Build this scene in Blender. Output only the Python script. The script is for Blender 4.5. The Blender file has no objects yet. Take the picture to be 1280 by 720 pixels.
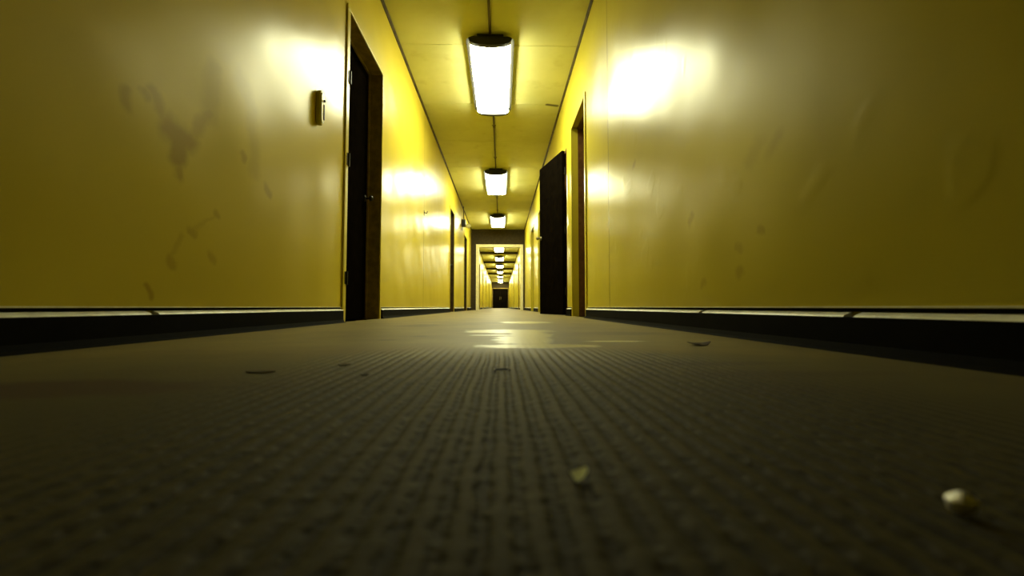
import bpy, bmesh, math, random
from mathutils import Vector, Matrix
random.seed(7)
scene = bpy.context.scene
COL = scene.collection

XL, XR = -1.05, 0.79          # inner faces of the two walls
CEIL = 2.77
Y0, Y1 = -3.0, 44.0           # corridor length (behind the camera .. end wall)
WT = 0.20                     # wall thickness

# ------------------------------------------------------------------ node helpers
def new_mat(name):
    m = bpy.data.materials.new(name); m.use_nodes = True
    nt = m.node_tree; nt.nodes.clear()
    out = nt.nodes.new('ShaderNodeOutputMaterial')
    b = nt.nodes.new('ShaderNodeBsdfPrincipled')
    nt.links.new(b.outputs[0], out.inputs[0])
    return m, nt, b

class NT:
    def __init__(s, nt): s.nt = nt
    def n(s, t): return s.nt.nodes.new(t)
    def put(s, sock, v):
        if hasattr(v, 'links') or hasattr(v, 'is_linked'): s.nt.links.new(v, sock)
        else: sock.default_value = v
    def math(s, op, a, b=0.0, c=None, clamp=False):
        q = s.n('ShaderNodeMath'); q.operation = op; q.use_clamp = clamp
        s.put(q.inputs[0], a); s.put(q.inputs[1], b)
        if c is not None: s.put(q.inputs[2], c)
        return q.outputs[0]
    def vmath(s, op, a, b=(0, 0, 0)):
        q = s.n('ShaderNodeVectorMath'); q.operation = op
        s.put(q.inputs[0], a); s.put(q.inputs[1], b)
        return q
    def noise(s, vec, scale, detail=3.0, rough=.55, dist=0.0):
        q = s.n('ShaderNodeTexNoise'); s.put(q.inputs['Vector'], vec)
        q.inputs['Scale'].default_value = scale; q.inputs['Detail'].default_value = detail
        q.inputs['Roughness'].default_value = rough; q.inputs['Distortion'].default_value = dist
        return q.outputs['Fac']
    def pos(s):
        return s.n('ShaderNodeNewGeometry').outputs['Position']
    def sep(s, v):
        q = s.n('ShaderNodeSeparateXYZ'); s.put(q.inputs[0], v); return q.outputs
    def comb(s, x, y, z):
        q = s.n('ShaderNodeCombineXYZ')
        for i, v in enumerate((x, y, z)): s.put(q.inputs[i], v)
        return q.outputs[0]
    def scale(s, v, xyz):
        return s.vmath('MULTIPLY', v, xyz).outputs[0]
    def step(s, v, lo, hi):
        q = s.n('ShaderNodeMapRange'); q.interpolation_type = 'SMOOTHSTEP'
        s.put(q.inputs[0], v); q.inputs[1].default_value = lo; q.inputs[2].default_value = hi
        return q.outputs[0]
    def mix(s, f, a, b):
        q = s.n('ShaderNodeMix'); q.data_type = 'RGBA'
        s.put(q.inputs[0], f)
        for i, v in ((6, a), (7, b)):
            s.put(q.inputs[i], v if hasattr(v, 'links') else (*v, 1))
        return q.outputs[2]
    def bump(s, h, strength, dist):
        q = s.n('ShaderNodeBump'); s.put(q.inputs['Height'], h)
        q.inputs['Strength'].default_value = strength; q.inputs['Distance'].default_value = dist
        return q.outputs[0]
    def capsule(s, p, a, b, r0, r1):
        """1 inside a stroke from a to b (world points on the wall), 0 outside; edges as soft as r1-r0."""
        A = Vector(a); D = Vector(b) - A; L2 = max(D.length_squared, 1e-8)
        pa = s.vmath('SUBTRACT', p, tuple(A)).outputs[0]
        h = s.math('MULTIPLY', s.vmath('DOT_PRODUCT', pa, tuple(D)).outputs['Value'], 1 / L2, clamp=True)
        sc = s.n('ShaderNodeVectorMath'); sc.operation = 'SCALE'
        sc.inputs[0].default_value = tuple(D); s.put(sc.inputs['Scale'], h)
        d = s.vmath('LENGTH', s.vmath('SUBTRACT', pa, sc.outputs[0]).outputs[0]).outputs['Value']
        return s.math('SUBTRACT', 1.0, s.step(d, r0, r1))

def simple(name, col, rough=.6, spec=.5, metal=0, var=.25, nscale=14, bump=0.0, emit=None, estr=0):
    m, nt, b = new_mat(name); N = NT(nt)
    p = N.pos()
    f = N.noise(p, nscale, 4)
    dark = tuple(c * (1 - var) for c in col); lite = tuple(min(1, c * (1 + var)) for c in col)
    nt.links.new(N.mix(N.step(f, .3, .7), dark, lite), b.inputs['Base Color'])
    b.inputs['Roughness'].default_value = rough
    b.inputs['Specular IOR Level'].default_value = spec
    b.inputs['Metallic'].default_value = metal
    if bump: nt.links.new(N.bump(N.noise(p, nscale * 3, 4), .5, bump), b.inputs['Normal'])
    if emit:
        b.inputs['Emission Color'].default_value = (*emit, 1); b.inputs['Emission Strength'].default_value = estr
    return m

# ------------------------------------------------------------------ wall paint
WALLCOL = (.66, .535, .035)
def wall_mat(name, side):
    m, nt, b = new_mat(name); N = NT(nt)
    p = N.pos()
    big = N.noise(p, .9, 3)
    mid = N.noise(N.scale(p, (2, 2, 1.2)), 1.8, 2, .5)
    col = N.mix(N.step(big, .3, .72), (.56, .45, .036), (.63, .515, .046)) if side == 'L' else N.mix(N.step(big, .3, .72), (.53, .455, .034), (.59, .51, .044))
    col = N.mix(N.math('MULTIPLY', N.step(mid, .42, .95), .16), col, (.42, .32, .016))
    n1 = N.n('ShaderNodeTexNoise'); N.put(n1.inputs['Vector'], p); n1.inputs['Scale'].default_value = 9; n1.inputs['Detail'].default_value = 4
    wob = N.vmath('MULTIPLY', N.vmath('SUBTRACT', n1.outputs['Color'], (.5, .5, .5)).outputs[0], (.0, .075, .075)).outputs[0]
    q = N.vmath('ADD', p, wob).outputs[0]
    q0 = N.vmath('MULTIPLY', q, (0, 1, 1)).outputs[0]
    if side == 'L':
        strokes = [  # (y,z) (y,z) radius soft amount
            ((1.245, .745), (1.315, .655), .006, .022, .55),
            ((1.32, .665), (1.395, .66), .022, .045, .85),
            ((1.357, .655), (1.362, .58), .020, .036, .85),
            ((1.364, .56), (1.366, .515), .004, .016, .6),
            ((1.39, .66), (1.50, .80), .010, .028, .55),
            ((1.50, .80), (1.505, .97), .018, .045, .38),
            ((1.66, 1.02), (1.74, .93), .02, .05, .30),
            ((1.74, .93), (1.77, .68), .012, .045, .34),
            ((1.165, .70), (1.17, .665), .008, .022, .5),
            ((1.225, .72), (1.235, .71), .006, .018, .5),
            ((1.69, .715), (1.70, .705), .006, .020, .6),
            ((1.86, .635), (1.885, .62), .008, .024, .55),
            ((1.54, .445), (1.55, .44), .006, .018, .5),
            ((1.425, .355), (1.44, .345), .005, .016, .5),
            ((1.34, .255), (1.36, .245), .008, .018, .5),
            ((1.52, .29), (1.535, .28), .006, .018, .45),
            ((1.38, .34), (1.345, .27), .003, .012, .3),
            ((1.44, .36), (1.535, .43), .003, .012, .25),
            ((1.255, .16), (1.268, .12), .004, .013, .7),
        ]
    else:
        strokes = [
            ((1.69, .465), (1.71, .45), .006, .02, .5),
            ((1.35, .22), (1.36, .21), .006, .022, .5),
            ((1.24, .33), (1.25, .325), .005, .018, .5),
            ((1.16, .58), (1.18, .56), .005, .03, .3),
            ((2.42, .96), (2.44, .95), .006, .02, .5),
            ((1.35, .30), (1.38, .31), .004, .015, .35),
            ((1.60, .20), (1.62, .19), .004, .02, .45),
            ((1.24, .60), (1.29, .56), .005, .03, .25),
        ]
    st = None
    for a, c, r0, r1, amt in strokes:
        k = N.math('MULTIPLY', N.capsule(q0, (0, *a), (0, *c), r0 * .6, r1 * 1.45), amt * .85)
        st = k if st is None else N.math('MAXIMUM', st, k)
    col = N.mix(st, col, (.27, .16, .006))
    # scuffs low on the wall and fine grime specks
    z = N.sep(p)[2]
    jy = N.math('ABSOLUTE', N.math('SUBTRACT', N.sep(p)[1], 3.02 if side == 'R' else 5.60))
    col = N.mix(N.math('MULTIPLY', N.math('SUBTRACT', 1.0, N.step(jy, .003, .012)), .6), col, (.16, .11, .01))
    nt.links.new(col, b.inputs['Base Color'])
    b.inputs['Roughness'].default_value = .29
    b.inputs['Specular IOR Level'].default_value = .45
    # uneven plaster: gentle long waves, dents, orange peel, and a panel joint
    h = N.math('MULTIPLY', N.noise(p, 1.5, 1), 1.0)
    h = N.math('ADD', h, N.math('MULTIPLY', N.noise(p, 5, 1), .04))
    h = N.math('ADD', h, N.math('MULTIPLY', N.step(N.noise(N.scale(p, (1, 1.0, .8)), 5.5, 1), .64, .72), .030 if side == 'R' else .0))
    y = N.sep(p)[1]
    joint_y = 3.02 if side == 'R' else 5.60
    w = N.math('ABSOLUTE', N.math('SUBTRACT', y, joint_y))
    groove = N.math('SUBTRACT', 1.0, N.step(w, .0015, .006))
    h = N.math('SUBTRACT', h, N.math('MULTIPLY', groove, .3))
    nt.links.new(N.bump(h, 1.0, .022), b.inputs['Normal'])
    return m

def ceiling_mat():
    m, nt, b = new_mat('ceiling_paint'); N = NT(nt); p = N.pos()
    col = N.mix(N.step(N.noise(p, 1.1, 4), .3, .7), (.50, .49, .20), (.60, .585, .27))
    col = N.mix(N.math('MULTIPLY', N.step(N.noise(p, 4, 4), .55, .75), .3), col, (.34, .29, .07))
    chip = N.capsule(p, (.60, 5.36, CEIL), (.73, 5.39, CEIL), .012, .04)
    col = N.mix(N.math('MULTIPLY', chip, .9), col, (.05, .04, .01))
    nt.links.new(col, b.inputs['Base Color'])
    b.inputs['Roughness'].default_value = .55
    b.inputs['Specular IOR Level'].default_value = .3
    nt.links.new(N.bump(N.noise(p, 2.5, 3), .6, .02), b.inputs['Normal'])
    return m

RIB = .0185
def floor_mat():
    m, nt, b = new_mat('ribbed_carpet'); N = NT(nt); p = N.pos()
    x, y, z = N.sep(p)
    # fibre colour, groove shade painted in dark (grooves are the low parts of the mesh)
    fib = N.noise(N.scale(p, (260, 90, 1)), 1.0, 3)
    blot = N.noise(p, 3.2, 5, .6)
    knob = N.noise(N.scale(p, (1 / RIB * 1.0, 75, 1)), 1.0, 2)
    base = N.mix(N.step(blot, .3, .7), (.030, .023, .005), (.048, .038, .009))
    base = N.mix(N.math('MULTIPLY', N.step(fib, .4, .75), .35), base, (.062, .054, .018))
    zone = N.math('MULTIPLY', N.math('SUBTRACT', 1.0, N.step(y, .78, 1.02)),
                  N.math('SUBTRACT', 1.0, N.step(N.math('ABSOLUTE', N.math('SUBTRACT', x, .06)), .22, .50)))
    wobx = N.math('ADD', x, N.math('MULTIPLY', N.math('SUBTRACT', N.noise(p, 7, 2), .5), .010))
    ph = N.math('COSINE', N.math('MULTIPLY', wobx, 2 * math.pi / RIB))
    gro = N.math('SUBTRACT', 1.0, N.step(N.math('ADD', ph, N.math('MULTIPLY', N.math('SUBTRACT', knob, .5), 3.2)), -1.2, .6))
    base = N.mix(N.math('MULTIPLY', N.math('MULTIPLY', gro, zone), .92), base, (.009, .006, .002))
    base = N.mix(N.step(y, .35, 1.25), N.vmath('MULTIPLY', base, (.85, .85, .85)).outputs[0], N.vmath('MULTIPLY', base, (4.2, 4.1, 3.8)).outputs[0])  # near shade painted into the colour; the flat floor beyond is also paler
    # dark trodden stains
    def ell(cx, cy, rx, ry, soft=.6):
        dx = N.math('DIVIDE', N.math('SUBTRACT', x, cx), rx); dy = N.math('DIVIDE', N.math('SUBTRACT', y, cy), ry)
        d = N.math('SQRT', N.math('ADD', N.math('MULTIPLY', dx, dx), N.math('MULTIPLY', dy, dy)))
        d = N.math('ADD', d, N.math('MULTIPLY', N.math('SUBTRACT', N.noise(p, 14, 4), .5), .9))
        return N.math('SUBTRACT', 1.0, N.step(d, 1 - soft, 1 + soft * .5))
    red = ell(-.54, .53, .17, .065, .4)
    base = N.mix(N.math('MULTIPLY', red, .95), base, (.022, .002, .0005))
    br = None
    for e in ((.33, .50, .12, .025), (.33, .74, .20, .03), (.42, .62, .2, .03), (-.28, 1.45, .03, .04), (-.345, 1.28, .03, .03),
              (-.45, 2.3, .12, .2), (.45, 1.6, .2, .12), (.32, .88, .03, .02), (-.30, .54, .05, .012), (-.20, .60, .02, .01), (.17, .70, .02, .012)):
        k = ell(*e); br = k if br is None else N.math('MAXIMUM', br, k)
    base = N.mix(N.math('MULTIPLY', br, .55), base, (.028, .017, .005))
    # pale, smooth worn patch; light reflected off it partly painted into its colour
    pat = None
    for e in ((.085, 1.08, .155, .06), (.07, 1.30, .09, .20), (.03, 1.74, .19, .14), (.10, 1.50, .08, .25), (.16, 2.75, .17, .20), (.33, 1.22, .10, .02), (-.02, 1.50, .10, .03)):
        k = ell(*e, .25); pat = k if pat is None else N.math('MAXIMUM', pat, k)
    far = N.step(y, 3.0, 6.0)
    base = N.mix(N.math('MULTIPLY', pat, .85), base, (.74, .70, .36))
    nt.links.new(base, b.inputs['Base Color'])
    nt.links.new(N.math('SUBTRACT', N.math('SUBTRACT', .78, N.math('MULTIPLY', N.step(y, .5, 1.2), .24)), N.math('MULTIPLY', pat, .20)), b.inputs['Roughness'])
    b.inputs['Specular IOR Level'].default_value = .26
    b.inputs['Sheen Weight'].default_value = .12; b.inputs['Sheen Roughness'].default_value = .38
    b.inputs['Sheen Tint'].default_value = (.75, .68, .36, 1)
    h = N.math('ADD', N.math('MULTIPLY', fib, .25), N.math('MULTIPLY', N.math('MULTIPLY', knob, zone), .5))
    h = N.math('SUBTRACT', h, N.math('MULTIPLY', N.math('MULTIPLY', gro, zone), .8))
    nt.links.new(N.bump(h, .8, .003), b.inputs['Normal'])
    return m

M = dict(
    wall_l=wall_mat('left_wall_paint', 'L'), wall_r=wall_mat('right_wall_paint', 'R'),
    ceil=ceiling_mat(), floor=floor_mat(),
    base=simple('black_rubber_base', (.004, .0035, .0025), .8, .05),
    cream=simple('cream_ledge', (.92, .90, .74), .35, .5, var=.2, nscale=20, bump=.002),
    brown=simple('brown_frame', (.24, .175, .045), .6, .15),
    brownr=simple('red_brown_frame', (.12, .055, .02), .6, .2),
    brownd=simple('dark_brown_frame', (.045, .028, .010), .6, .1),
    slab=simple('dark_door', (.004, .003, .002), .8, .0, var=.3),
    slabb=simple('brown_door', (.12, .085, .03), .5, .3),
    header=simple('dark_brown_wall', (.036, .026, .009), .7, .2),
    creamf=simple('cream_frame', (.75, .70, .42), .4, .4, var=.08),
    black=simple('black_metal', (.012, .011, .009), .45, .4),
    steel=simple('dull_steel', (.30, .27, .18), .38, .5, metal=.8),
    olive=simple('olive_plastic', (.55, .49, .14), .45, .5, var=.1),
    lens=simple('lit_diffuser', (.9, .9, .85), .4, .3, emit=(1.0, .985, .60), estr=43.0),
    conduit=simple('brown_conduit', (.05, .032, .018), .5, .4),
    trim=simple('ceiling_trim', (.06, .045, .012), .7, .1, var=.4, nscale=9),
    paper=simple('pale_paper', (.80, .86, .50), .7, .2, var=.12, nscale=300),
    foil=simple('pale_crumb', (.95, .94, .86), .56, .5, metal=.75, var=.15, nscale=400, bump=.0006),
    leafm=simple('dry_leaf', (.045, .025, .014), .7, .2, nscale=90),
    chip=simple('dark_crumb', (.05, .04, .012), .7, .2, nscale=200),
    pale=simple('pale_lamp_plastic', (.8, .78, .6), .35, .4, var=.05),
)

# ------------------------------------------------------------------ mesh helpers
def link(name, bm, mat, parent=None, bevel=0, smooth=False):
    bmesh.ops.recalc_face_normals(bm, faces=bm.faces[:])
    me = bpy.data.meshes.new(name); bm.to_mesh(me); bm.free()
    if smooth:
        for f in me.polygons: f.use_smooth = True
    me.materials.append(mat)
    o = bpy.data.objects.new(name, me); COL.objects.link(o)
    if parent: o.parent = parent
    if bevel:
        md = o.modifiers.new('bevel', 'BEVEL'); md.width = bevel; md.segments = 2; md.limit_method = 'ANGLE'
    return o
def box(bm, x0, x1, y0, y1, z0, z1):
    v = [bm.verts.new((x, y, z)) for x in (x0, x1) for y in (y0, y1) for z in (z0, z1)]
    for f in ((0, 1, 3, 2), (4, 6, 7, 5), (0, 4, 5, 1), (2, 3, 7, 6), (0, 2, 6, 4), (1, 5, 7, 3)):
        bm.faces.new([v[i] for i in f])
def prism(bm, pts, axis, a0, a1):
    """extrude a 2D outline: axis 'y' -> pts are (x,z); axis 'x' -> (y,z)"""
    def P(p, a): return (p[0], a, p[1]) if axis == 'y' else (a, p[0], p[1])
    A = [bm.verts.new(P(p, a0)) for p in pts]; B = [bm.verts.new(P(p, a1)) for p in pts]
    n = len(pts); bm.faces.new(A); bm.faces.new(B[::-1])
    for i in range(n): bm.faces.new((A[i], A[(i + 1) % n], B[(i + 1) % n], B[i]))
def tube(bm, a, b, r, seg=12):
    a = Vector(a); b = Vector(b); d = b - a
    mt = Matrix.Translation((a + b) / 2) @ d.to_track_quat('Z', 'Y').to_matrix().to_4x4()
    bmesh.ops.create_cone(bm, cap_ends=True, segments=seg, radius1=r, radius2=r, depth=d.length, matrix=mt)
def ball(bm, c, r, sc=(1, 1, 1), seg=16):
    mt = Matrix.Translation(c) @ Matrix.Diagonal((*sc, 1))
    bmesh.ops.create_uvsphere(bm, u_segments=seg, v_segments=seg // 2 + 2, radius=r, matrix=mt)
def empty(name, loc=(0, 0, 0), rz=0):
    o = bpy.data.objects.new(name, None); COL.objects.link(o); o.location = loc; o.rotation_euler = (0, 0, rz)
    o.empty_display_size = .1
    return o
def struct(o, label=None):
    o['kind'] = 'structure'
    if label: o['label'] = label
    return o
def tag(o, label, cat, group=None):
    o['label'] = label; o['category'] = cat
    if group: o['group'] = group
    return o

# ------------------------------------------------------------------ setting: floor
bm = bmesh.new()
step = RIB / 4
xs = []
x = XL - .02
while x < XR + .02: xs.append(x); x += step
ys = [Y0, 0.0, .3, .6, .8, .95, 1.1, 1.6, 3, 6, 15, 30, Y1 + 4]
def amp(x, y):
    fx = 1 - min(1, max(0, (abs(x - .06) - .20) / .28)); fy = 1 - min(1, max(0, (y - .78) / .3))
    return .0019 * fx * fy
rows = []
for y in ys:
    rows.append([bm.verts.new((x, y, -amp(x, y) * (1 - math.cos(2 * math.pi * x / RIB)) / 2)) for x in xs])
for j in range(len(ys) - 1):
    for i in range(len(xs) - 1):
        bm.faces.new((rows[j][i], rows[j][i + 1], rows[j + 1][i + 1], rows[j + 1][i]))
bm.normal_update()
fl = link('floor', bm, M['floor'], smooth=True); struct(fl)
bm = bmesh.new(); box(bm, -2.2, 2.2, Y0 - .2, Y1 + .6, -.15, -.02)
struct(link('floor_slab', bm, M['header']))

# ------------------------------------------------------------------ doors table  (y0, y1, z_top)
DL = [(2.80, 3.58, 2.13), (8.4, 9.15, 2.13), (11.55, 12.45, 2.13), (19.2, 20.1, 2.13), (22.8, 23.7, 2.13), (27.6, 28.5, 2.13), (34.2, 35.1, 2.13)]
DR = [(3.86, 4.58, 2.10), (5.00, 5.76, 2.02), (8.05, 8.85, 2.10), (10.1, 11.0, 2.10), (18.6, 19.5, 2.10), (26.2, 27.1, 2.10), (36.0, 36.9, 2.10)]
LIN = .03
def wall(name, side, doors, mat):
    x0, x1 = (XL - WT, XL) if side < 0 else (XR, XR + WT)
    bm = bmesh.new()
    y = Y0
    zb = .098
    xb0, xb1 = (x0, XL - .006) if side < 0 else (XR + .006, x1)
    for (a, b, zt) in doors:
        a2, b2 = a - LIN, b + LIN
        box(bm, x0, x1, y, a2, zb, CEIL)
        box(bm, x0, x1, a2, b2, zt + LIN, CEIL)
        y = b2
    box(bm, x0, x1, y, Y1, zb, CEIL)
    # recessed backing below the cladding, where the base sits
    y = Y0
    for (a, b, zt) in doors + [(Y1 + LIN, 0, 0)]:
        box(bm, xb0, xb1, y, a - LIN, -.01, zb); y = b + LIN
    struct(link(name, bm, mat))
wall('wall_left', -1, DL, M['wall_l'])
wall('wall_right', 1, DR, M['wall_r'])

# far-end wall, back wall behind the camera
bm = bmesh.new(); box(bm, XL - WT, XR + WT, Y1, Y1 + .2, -.01, CEIL)
struct(link('wall_far', bm, M['header']))
bm = bmesh.new(); box(bm, XL - WT, XR + WT, Y0 - .2, Y0, -.01, CEIL)
struct(link('wall_back', bm, M['header']))

# ceiling: hardboard panels with thin dark joints
bm = bmesh.new()
y = 4.13 - 1.23 * 5
box(bm, XL - WT, XR + WT, Y0, Y1 + .2, CEIL + .015, CEIL + .1)
ya = Y0
while y < Y1:
    if y > ya + .01: box(bm, XL + .001, XR - .001, ya, y - .004, CEIL, CEIL + .014)
    ya = y + .004; y += 1.23
box(bm, XL + .001, XR - .001, ya, Y1, CEIL, CEIL + .014)
struct(link('ceiling', bm, M['ceil']))

# ceiling edge trims (dark mouldings)
for nm, s in (('trim_1', -1), ('trim_2', 1)):
    bm = bmesh.new(); X = XL if s < 0 else XR
    pts = [(X, CEIL), (X - s * .022, CEIL), (X - s * .018, CEIL - .008), (X - s * .006, CEIL - .022), (X, CEIL - .022)]
    for (a, b) in ((Y0, 14.18), (14.42, Y1)): prism(bm, pts, 'y', a, b)
    struct(link(nm, bm, M['trim']))

# black coved base with a pale sloping top ledge
def baseboard(name, s, doors, chips):
    X = XL if s < 0 else XR
    root = struct(empty(name, (X, 0, 0)))
    bm = bmesh.new(); bt = bmesh.new(); y = Y0
    for (a, b, zt) in doors + [(Y1, 0, 0)]:
        e = a - .055 if b else a
        segs = []; yy = y
        for c in sorted(chips):
            if yy < c < e: segs.append((yy, c - .014)); yy = c + .014
        segs.append((yy, e))
        prism(bm, [(0 + s * .004, 0), (-s * .040, 0), (-s * .026, .006), (-s * .020, .020), (-s * .020, .078), (s * .004, .078)], 'y', y, e)
        for (p, q) in segs:
            prism(bt, [(s * .004, .0782), (-s * .019, .0782), (-s * .015, .0825), (s * .004, .0895)], 'y', p, q)
        y = b + .055
    bg = bmesh.new(); bb = bmesh.new(); y = Y0
    for (a, b, zt) in doors + [(Y1, 0, 0)]:
        e = a - .055 if b else a
        box(bg, *sorted((s * .0015, s * .005)), y, e, .0896, .0985)  # black strip stands in for the shade in this gap
        box(bb, *sorted((s * .002, -s * .003)), y, e, .0986, .1022)
        y = b + .055
    link('shadow_gap', bg, M['base'], root); link('bead', bb, M['cream'], root)
    link('base_strip', bm, M['base'], root); t = link('ledge', bt, M['cream'], root)
    t['label'] = 'pale chipped top ledge of the black base'
baseboard('baseboard_left', -1, DL, [1.27])
baseboard('baseboard_right', 1, DR, [.91, 1.6])

# ------------------------------------------------------------------ doors
def lever(parent, x, y, z, s, mat):
    bm = bmesh.new()
    tube(bm, (x, y, z), (x - s * .012, y, z), .026, 16)
    tube(bm, (x, y, z), (x - s * .05, y, z), .009, 10)
    ball(bm, (x - s * .055, y, z), .024, (.8, 1, 1))
    return link('door_knob', bm, mat, parent, smooth=True)
nd = 0
def door(s, a, b, zt, slabm, framem, rec, framein, knob_at):
    """s=-1 left wall. rec = depth of the leaf behind the wall face, framein = how deep the frame lining starts"""
    global nd; nd += 1
    X = XL if s < 0 else XR
    root = struct(empty('door_%d' % nd, (X, (a + b) / 2, 0)))
    yc = (a + b) / 2
    L = lambda y: y - yc
    bm = bmesh.new()
    d0, d1 = s * framein, s * (WT - .004)
    for (p, q) in ((a - LIN, a), (b, b + LIN)):
        box(bm, min(d0, d1), max(d0, d1), L(p), L(q), 0, zt)
    box(bm, min(d0, d1), max(d0, d1), L(a - LIN), L(b + LIN), zt, zt + LIN)
    link('door_frame', bm, framem, root, bevel=.002)
    if framein > .01:
        bm = bmesh.new(); e0, e1 = s * .001, s * framein
        for (p, q) in ((a - LIN, a - .002), (b + .002, b + LIN)):
            box(bm, min(e0, e1), max(e0, e1), L(p), L(q), 0, zt + .002)
        link('painted_reveal', bm, M['wall_r'], root)
    # door stop beads
    bm = bmesh.new(); r0, r1 = sorted((s * (rec - .014), s * rec))
    for (p, q) in ((a, a + .014), (b - .014, b)): box(bm, r0, r1, L(p), L(q), 0, zt)
    box(bm, r0, r1, L(a), L(b), zt - .014, zt)
    link('door_stop', bm, framem, root)
    bm = bmesh.new(); r0, r1 = sorted((s * rec, s * (rec + .042)))
    box(bm, r0, r1, L(a + .003), L(b - .003), .008, zt - .003)
    leaf = link('door_leaf', bm, slabm, root, bevel=.002)
    ky = L(a + .07) if knob_at == 0 else L(b - .07)
    k = lever(leaf, s * rec, ky, 1.02, s, M['black'])
    # casing on the corridor face
    bm = bmesh.new(); c0, c1 = sorted((0, -s * .012))
    for (p, q) in ((a - .05, a), (b, b + .03)): box(bm, c0, c1, L(p), L(q), 0, zt + .0)
    box(bm, c0, c1, L(a - .05), L(b + .03), zt, zt + .03)
    link('door_casing', bm, M['wall_l'] if s < 0 else M['wall_r'], root, bevel=.003)
    return root, L
root, L = door(-1, *DL[0], M['slab'], M['brown'], .11, 0, 1)
# hinge knuckles on the near jamb of the first left door
for z in (.25, 1.05, 1.62):
    bm = bmesh.new(); tube(bm, (.016, L(2.797), z), (.016, L(2.797), z + .09), .008, 10)
    box(bm, .0, .014, L(2.77), L(2.797), z + .004, z + .086)
    link('hinge', bm, M['black'], root)
for d in DL[1:]:
    door(-1, *d, M['slab'] if d[0] < 15 else M['slabb'], M['brownd'] if d[0] < 15 else M['brown'], .10, 0, 1)
door(1, *DR[0], M['slabb'], M['brownr'], .14, .065, 0)
for d in DR[2:]:
    door(1, *d, M['slab'] if d[0] < 9 else M['slabb'], M['brownr'], .11, .05 if d[0] < 15 else 0, 0)

# open door: leaf swung out into the corridor, dark store room behind
a, b, zt = DR[1]
nd += 1
root = struct(empty('door_%d' % nd, (XR, a, 0)))
bm = bmesh.new()
for (p, q) in ((a - LIN, a), (b, b + LIN)): box(bm, 0, WT - .004, p - a, q - a, 0, zt)
box(bm, 0, WT - .004, -LIN, b - a + LIN, zt, zt + LIN)
link('door_frame', bm, M['brownr'], root, bevel=.002)
bm = bmesh.new()
box(bm, -.04, 0, 0.004, b - a - .004, .008, zt - .004)
leaf = link('door_leaf', bm, M['slab'], root, bevel=.003)
leaf.location = (-.016, .0, 0); leaf.rotation_euler = (0, 0, math.radians(16))
leaf['label'] = 'dark door leaf standing ajar into the corridor'
for sx in (-.04, 0.0):
    bm = bmesh.new(); y = b - a - .06; s = 1 if sx < 0 else -1
    tube(bm, (sx, y, 1.04), (sx - s * .05, y, 1.04), .009, 10); ball(bm, (sx - s * .055, y, 1.04), .025, (.8, 1, 1))
    tube(bm, (sx, y, 1.04), (sx - s * .01, y, 1.04), .026, 16)
    link('door_knob', bm, M['steel'], leaf, smooth=True)['label'] = 'dull steel door knob'
for z in (.25, 1.0, 1.72):
    bm = bmesh.new(); tube(bm, (-.016, .0, z), (-.016, .0, z + .09), .008, 10)
    link('hinge', bm, M['black'], root)
# store room behind it
bm = bmesh.new()
box(bm, XR + WT, 2.1, 4.70, 4.80, -.01, CEIL); box(bm, XR + WT, 2.1, 6.6, 6.7, -.01, CEIL)
box(bm, 2.1, 2.2, 4.70, 6.7, -.01, CEIL); box(bm, XR + WT, 2.2, 4.70, 6.7, CEIL, CEIL + .08)
struct(link('wall_storeroom', bm, M['header']))

# ------------------------------------------------------------------ partition with a cream frame half-way down
PY = 14.2
fx0, fx1, fz = -.865, .725, 2.24
bm = bmesh.new()
box(bm, XL, fx0, PY, PY + .2, 0, CEIL); box(bm, fx1, XR, PY, PY + .2, 0, CEIL)
box(bm, fx0, fx1, PY, PY + .2, fz, CEIL)
struct(link('wall_partition', bm, M['header']))
bm = bmesh.new()
ft = .085
prism(bm, [(fx0 - .01, 0), (fx0 + ft, 0), (fx0 + ft, fz - ft), (fx1 - ft, fz - ft), (fx1 - ft, 0), (fx1 + .01, 0), (fx1 + .01, fz + .01), (fx0 - .01, fz + .01)], 'y', PY - .02, PY - .001)
prism(bm, [(fx0, 0), (fx0 + ft, 0), (fx0 + ft, fz - ft), (fx1 - ft, fz - ft), (fx1 - ft, 0), (fx1, 0), (fx1, fz), (fx0, fz)], 'y', PY + .001, PY + .22)
struct(link('trim_3', bm, M['creamf']))

# shallow beams across the ceiling beyond the frame
for k, yb in enumerate((20.0, 24.1, 28.3, 32.6)):
    bm = bmesh.new(); box(bm, XL + .001, XR - .001, yb, yb + .14, CEIL - .10, CEIL - .001)
    struct(link('trim_%d' % (4 + k), bm, M['header'], bevel=.004))

# end double door
nd += 1
root = struct(empty('door_%d' % nd, (-.13, Y1, 0)))
for s in (-1, 1):
    bm = bmesh.new(); x0, x1 = sorted((s * .004, s * .80)); box(bm, x0, x1, -.05, -.005, .01, 2.05)
    lf = link('door_leaf', bm, M['slab'], root, bevel=.004)
    bm = bmesh.new(); tube(bm, (s * .06, -.09, .9), (s * .06, -.09, 1.2), .012)
    tube(bm, (s * .06, -.09, .93), (s * .06, -.04, .93), .009); tube(bm, (s * .06, -.09, 1.17), (s * .06, -.04, 1.17), .009)
    link('pull_handle', bm, M['steel'], lf)
bm = bmesh.new()
box(bm, -.88, -.805, -.08, -.001, 0, 2.13); box(bm, .805, .88, -.08, -.001, 0, 2.13); box(bm, -.805, .805, -.08, -.001, 2.055, 2.13)
link('door_frame', bm, M['brown'], root, bevel=.004)

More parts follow.
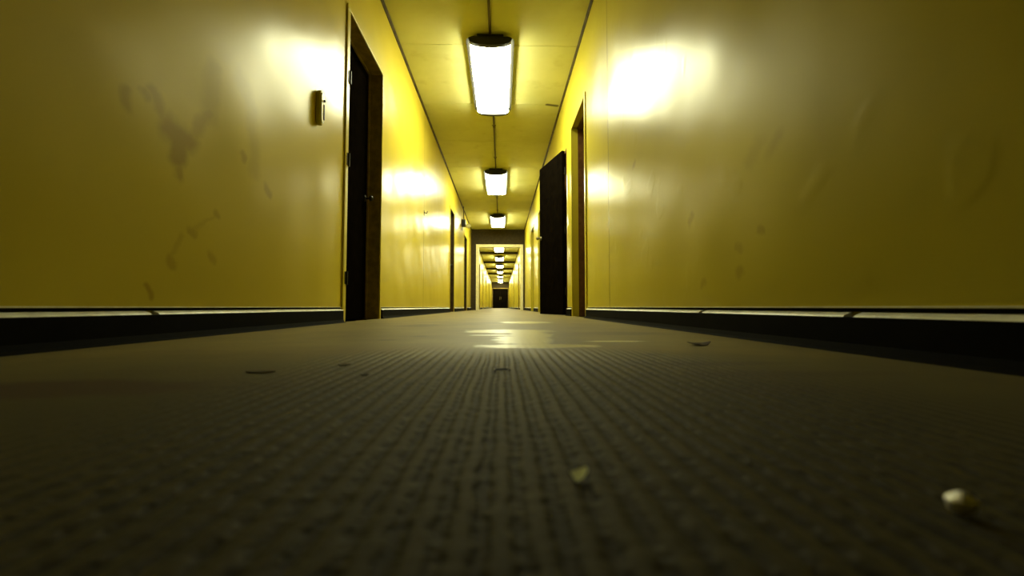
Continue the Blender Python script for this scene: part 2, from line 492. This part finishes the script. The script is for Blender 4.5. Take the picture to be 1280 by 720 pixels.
# ------------------------------------------------------------------ ceiling lights
FX = -.115
def make_light():
    root = empty('fluorescent_light', (FX, 4.0, CEIL))
    W, Ln = .205, 1.5
    # canopy box against the ceiling (narrower)
    bm = bmesh.new(); box(bm, -.13, .13, .02, Ln - .02, -.032, -.001)
    link('canopy', bm, M['black'], root, bevel=.004)
    # shallow tray: rounded ends, turned down around the diffuser
    bm = bmesh.new()
    def outline(w, y0, y1, r, z):
        pts = []
        for cx, cy, a0 in ((w - r, y1 - r, 0), (-w + r, y1 - r, 90), (-w + r, y0 + r, 180), (w - r, y0 + r, 270)):
            for k in range(7):
                t = math.radians(a0 + 15 * k); pts.append((cx + r * math.cos(t), cy + r * math.sin(t), z))
        return pts
    def loft(bm, rings):
        vs = [[bm.verts.new(p) for p in r] for r in rings]
        for A, B in zip(vs, vs[1:]):
            for i in range(len(A)): bm.faces.new((A[i], A[(i + 1) % len(A)], B[(i + 1) % len(B)], B[i]))
        bm.faces.new(vs[0]); bm.faces.new(vs[-1])
    loft(bm, [outline(W - .02, .03, Ln - .03, .05, -.030), outline(W + .02, .0, Ln, .06, -.040), outline(W + .032, -.01, Ln + .01, .06, -.058), outline(W - .004, .005, Ln - .005, .06, -.058)])
    link('housing', bm, M['black'], root)
    bm = bmesh.new()
    loft(bm, [outline(W - .004, .04, Ln - .04, .05, -.0585), outline(W - .004, .04, Ln - .04, .05, -.108), outline(W - .016, .05, Ln - .05, .05, -.120), outline(W - .03, .06, Ln - .06, .05, -.125)])
    link('diffuser', bm, M['lens'], root)
    # dark end caps that hold the diffuser
    for nm, y0, y1 in (('end_cap', -.008, .039), ('end_cap', Ln - .039, Ln + .008)):
        bm = bmesh.new()
        n = 16; pr = []
        for k in range(n + 1):
            t = math.pi * k / n
            pr.append((-math.cos(t) * (W + .004), -.0585 - .070 * math.sin(t) ** .55))
        prism(bm, pr, 'y', y0, y1)
        link(nm, bm, M['black'], root)
    return root
def copy_tree(o, parent=None):
    c = o.copy(); COL.objects.link(c); c.parent = parent
    for ch in list(o.children):
        copy_tree(ch, c)
    return c
LY = [3.93, 7.88, 11.75, 17.7, 21.4, 25.4, 29.8, 34.4, 38.6, 42.0]
LAB = ['lit ceiling light nearest the camera, largest of the row',
       'second lit ceiling light from the camera, level with the door standing ajar',
       'third lit ceiling light, last one in front of the dark beam over the cream frame',
       'fourth ceiling light, first one seen through the cream frame',
       'fifth ceiling light, second one beyond the cream frame',
       'sixth ceiling light, third one beyond the cream frame',
       'seventh ceiling light, fourth one beyond the cream frame',
       'eighth ceiling light, far down the corridor, third from the end wall',
       'ninth ceiling light, far down the corridor, second from the end wall',
       'smallest lit ceiling light, lowest of the row, right before the end wall']
first = make_light()
for i, y in enumerate(LY):
    o = first if i == 0 else copy_tree(first)
    o.location = (FX, y, CEIL)
    tag(o, LAB[i], 'ceiling light', 'fluorescent lights along the corridor ceiling')

# conduit sections between the lights
prev = -1.5
CL = ['dark conduit running along the ceiling to the nearest light',
      'dark conduit on the ceiling between the first and second lights',
      'dark conduit on the ceiling between the second and third lights']
for i, y in enumerate(LY[:3]):
    bm = bmesh.new()
    r = .013
    tube(bm, (0, prev, -r - .001), (0, y - .0, -r - .001), r)
    o = link('conduit', bm, M['conduit'], smooth=False)
    o.location = (FX, 0, CEIL)
    tag(o, CL[i], 'conduit', 'conduit sections between the ceiling lights')
    z = -r
    yy = math.ceil((prev + .3) / 1.0)
    while yy < y - .2:
        bm = bmesh.new(); box(bm, -.03, .03, yy - .010, yy + .010, -.004, -.0008); box(bm, -.017, .017, yy - .010, yy + .010, -.0295, -.003)
        link('pipe_clip', bm, M['conduit'], o)
        yy += 1.3
    prev = y + 1.5

# ------------------------------------------------------------------ wall things
# narrow rounded wall box beside the first left door
root = empty('wall_switch', (XL, 2.35, 1.235))
bm = bmesh.new()
pts = []
hh, ww = .100, .027
for k in range(24):
    t = 2 * math.pi * k / 24
    cy = ww * math.cos(t); cz = (hh - ww) * (1 if math.sin(t) >= 0 else -1) + ww * math.sin(t)
    pts.append((cy, cz))
prism(bm, pts, 'x', 0.0, .026)
link('housing', bm, M['olive'], root, bevel=.006)
bm = bmesh.new()
pts2 = [(p[0] * .72, p[1] * .88) for p in pts]
prism(bm, pts2, 'x', .026, .031)
link('face_plate', bm, M['pale'], root, bevel=.002)['label'] = 'pale face plate'
bm = bmesh.new(); tube(bm, (.030, .010, .045), (.040, .010, .045), .007)
link('button', bm, M['black'], root)
bm = bmesh.new(); box(bm, .030, .035, .006, .018, -.065, .025)
link('lever', bm, M['black'], root, bevel=.002)
tag(root, 'narrow rounded wall switch box beside the nearest left doorway', 'switch')

# small peg on the left wall
root = empty('wall_hook', (XL, 5.6, 1.37))
bm = bmesh.new(); box(bm, 0, .005, -.012, .012, -.035, .035)
link('back_plate', bm, M['black'], root, bevel=.001)
bm = bmesh.new(); tube(bm, (.004, 0, .01), (.035, 0, -.005), .005); tube(bm, (.035, 0, -.007), (.045, 0, .02), .005); ball(bm, (.045, 0, .02), .007)
link('peg', bm, M['black'], root)
tag(root, 'tiny dark hook on the left wall beyond the nearest doorway', 'hook')

# dark box with pale dome high on the left wall, on a bracket
root = empty('emergency_lamp', (XL, 10.95, 2.25))
bm = bmesh.new(); box(bm, 0, .10, -.09, .09, -.02, .16)
link('housing', bm, M['black'], root, bevel=.008)
bm = bmesh.new(); ball(bm, (.165, -.03, -.01), .075, (1, 1, .8)); tube(bm, (.09, -.03, .0), (.15, -.03, .0), .03); 
link('dome', bm, M['pale'], root, smooth=True)['label'] = 'pale dome under the dark housing'
bm = bmesh.new(); box(bm, 0, .012, -.1, .1, -.12, .02)
link('back_plate', bm, M['black'], root, bevel=.003)
bm = bmesh.new(); tube(bm, (.04, 0, .158), (.04, 0, CEIL - 2.25 - .001), .010)
link('drop_pipe', bm, M['trim'], root)
tag(root, 'small dark lamp housing with pale dome high on the left wall', 'wall lamp')

# ------------------------------------------------------------------ debris on the carpet
def flake(name, mat, loc, pts, th, curl, label, cat, rz=0, tilt=(0, 0)):
    bm = bmesh.new()
    c = bm.verts.new((0, 0, th)); c2 = bm.verts.new((0, 0, 0))
    up = []; dn = []
    for (x, y, k) in pts:
        up.append(bm.verts.new((x, y, th + curl * k))); dn.append(bm.verts.new((x, y, curl * k)))
    n = len(pts)
    for i in range(n):
        j = (i + 1) % n
        bm.faces.new((c, up[i], up[j])); bm.faces.new((c2, dn[j], dn[i])); bm.faces.new((up[i], dn[i], dn[j], up[j]))
    o = link(name, bm, mat); o.location = loc; o.rotation_euler = (tilt[0], tilt[1], rz)
    return tag(o, label, cat)
# folded pale scrap, one flap standing up towards the camera
flake('paper_scrap', M['paper'], (.0455, .244, .0006),
      [(-.0046, .0075, .3), (-.0036, .000, .15), (-.0024, -.0035, .0), (.0016, -.0028, .5), (.0044, .0008, 1.0), (.0054, .0068, 1.1), (.0010, .008, .7)],
      .0004, .004, 'tiny pale green paper scrap lying on the carpet ribs', 'paper')
bm = bmesh.new(); bmesh.ops.create_icosphere(bm, subdivisions=3, radius=.0056)
for v in bm.verts:
    f = 1 + .08 * math.sin(v.co.x * 900 + 1) * math.cos(v.co.y * 760) + .06 * math.sin(v.co.z * 1300)
    v.co *= f; v.co.z *= .9
o = link('foil_crumb', bm, M['foil'], smooth=True); o.location = (.2235, .201, .0050)  # foil ball, made metallic to stand in for a bright glint
tag(o, 'round whitish crumb on the dark carpet at the lower right', 'crumb')
flake('dry_leaf', M['leafm'], (.520, 1.085, .001),
      [(-.034, .0, 1.0), (-.018, -.016, .3), (.0, -.020, .0), (.016, -.014, .2), (.031, .002, 1.2), (.014, .016, .5), (-.010, .018, .4)],
      .0015, .007, 'dark curled scrap on the carpet near the right wall', 'debris')
flake('dark_flake', M['chip'], (-.368, .65, .0006),
      [(-.022, .0, .3), (-.010, -.007, 0), (.010, -.006, 0), (.022, .001, .3), (.008, .008, .4), (-.010, .008, .2)],
      .0012, .002, 'flat dark flake on the carpet left of the ribs', 'debris')
flake('carpet_crumb', M['chip'], (-.268, .72, .0006),
      [(-.010, .0, .3), (-.004, -.005, 0), (.006, -.005, .1), (.010, .002, .5), (.0, .006, .6)],
      .0012, .003, 'small dark crumb behind the flat flake on the left', 'debris')
flake('carpet_crumb', M['chip'], (-.2, .618, .0006),
      [(-.006, .0, .3), (-.002, -.004, 0), (.005, -.003, .1), (.006, .002, .5), (.0, .004, .6)],
      .001, .002, 'tiny dark crumb at the left edge of the carpet ribs', 'debris')
# bent staple shaped wire
bm = bmesh.new()
for p, q in (((-.011, -.010, .0012), (-.012, .004, .0014)), ((-.012, .004, .0014), (.011, .005, .0014)), ((.011, .005, .0014), (.012, -.004, .0012))):
    tube(bm, p, q, .0013, 8)
o = link('bent_wire', bm, M['black']); o.location = (.001, .664, 0)
tag(o, 'short dark bent wire on the ribs in the corridor centre', 'wire')

# ------------------------------------------------------------------ world, camera, view
w = bpy.data.worlds.new('dark'); scene.world = w; w.use_nodes = True
w.node_tree.nodes['Background'].inputs[0].default_value = (0, 0, 0, 1)
cam = bpy.data.cameras.new('camera'); co = bpy.data.objects.new('camera', cam); COL.objects.link(co)
f = 520.0
cam.sensor_width = 36; cam.lens = 36 * f / 1280
cam.clip_start = .01; cam.clip_end = 100
co.location = (0, 0, .10)
co.rotation_euler = (math.radians(90) + math.atan(24 / f), 0, -math.atan(13 / f))
cam.dof.use_dof = True; cam.dof.focus_distance = 5.0; cam.dof.aperture_fstop = 3.6
scene.camera = co
vs = scene.view_settings
vs.view_transform = 'Standard'; vs.look = 'None'; vs.gamma = 1; vs.use_curve_mapping = False
vs.exposure = 0.0
scene.cycles.max_bounces = 6; scene.cycles.diffuse_bounces = 4; scene.cycles.glossy_bounces = 3
scene.cycles.caustics_reflective = False; scene.cycles.caustics_refractive = False
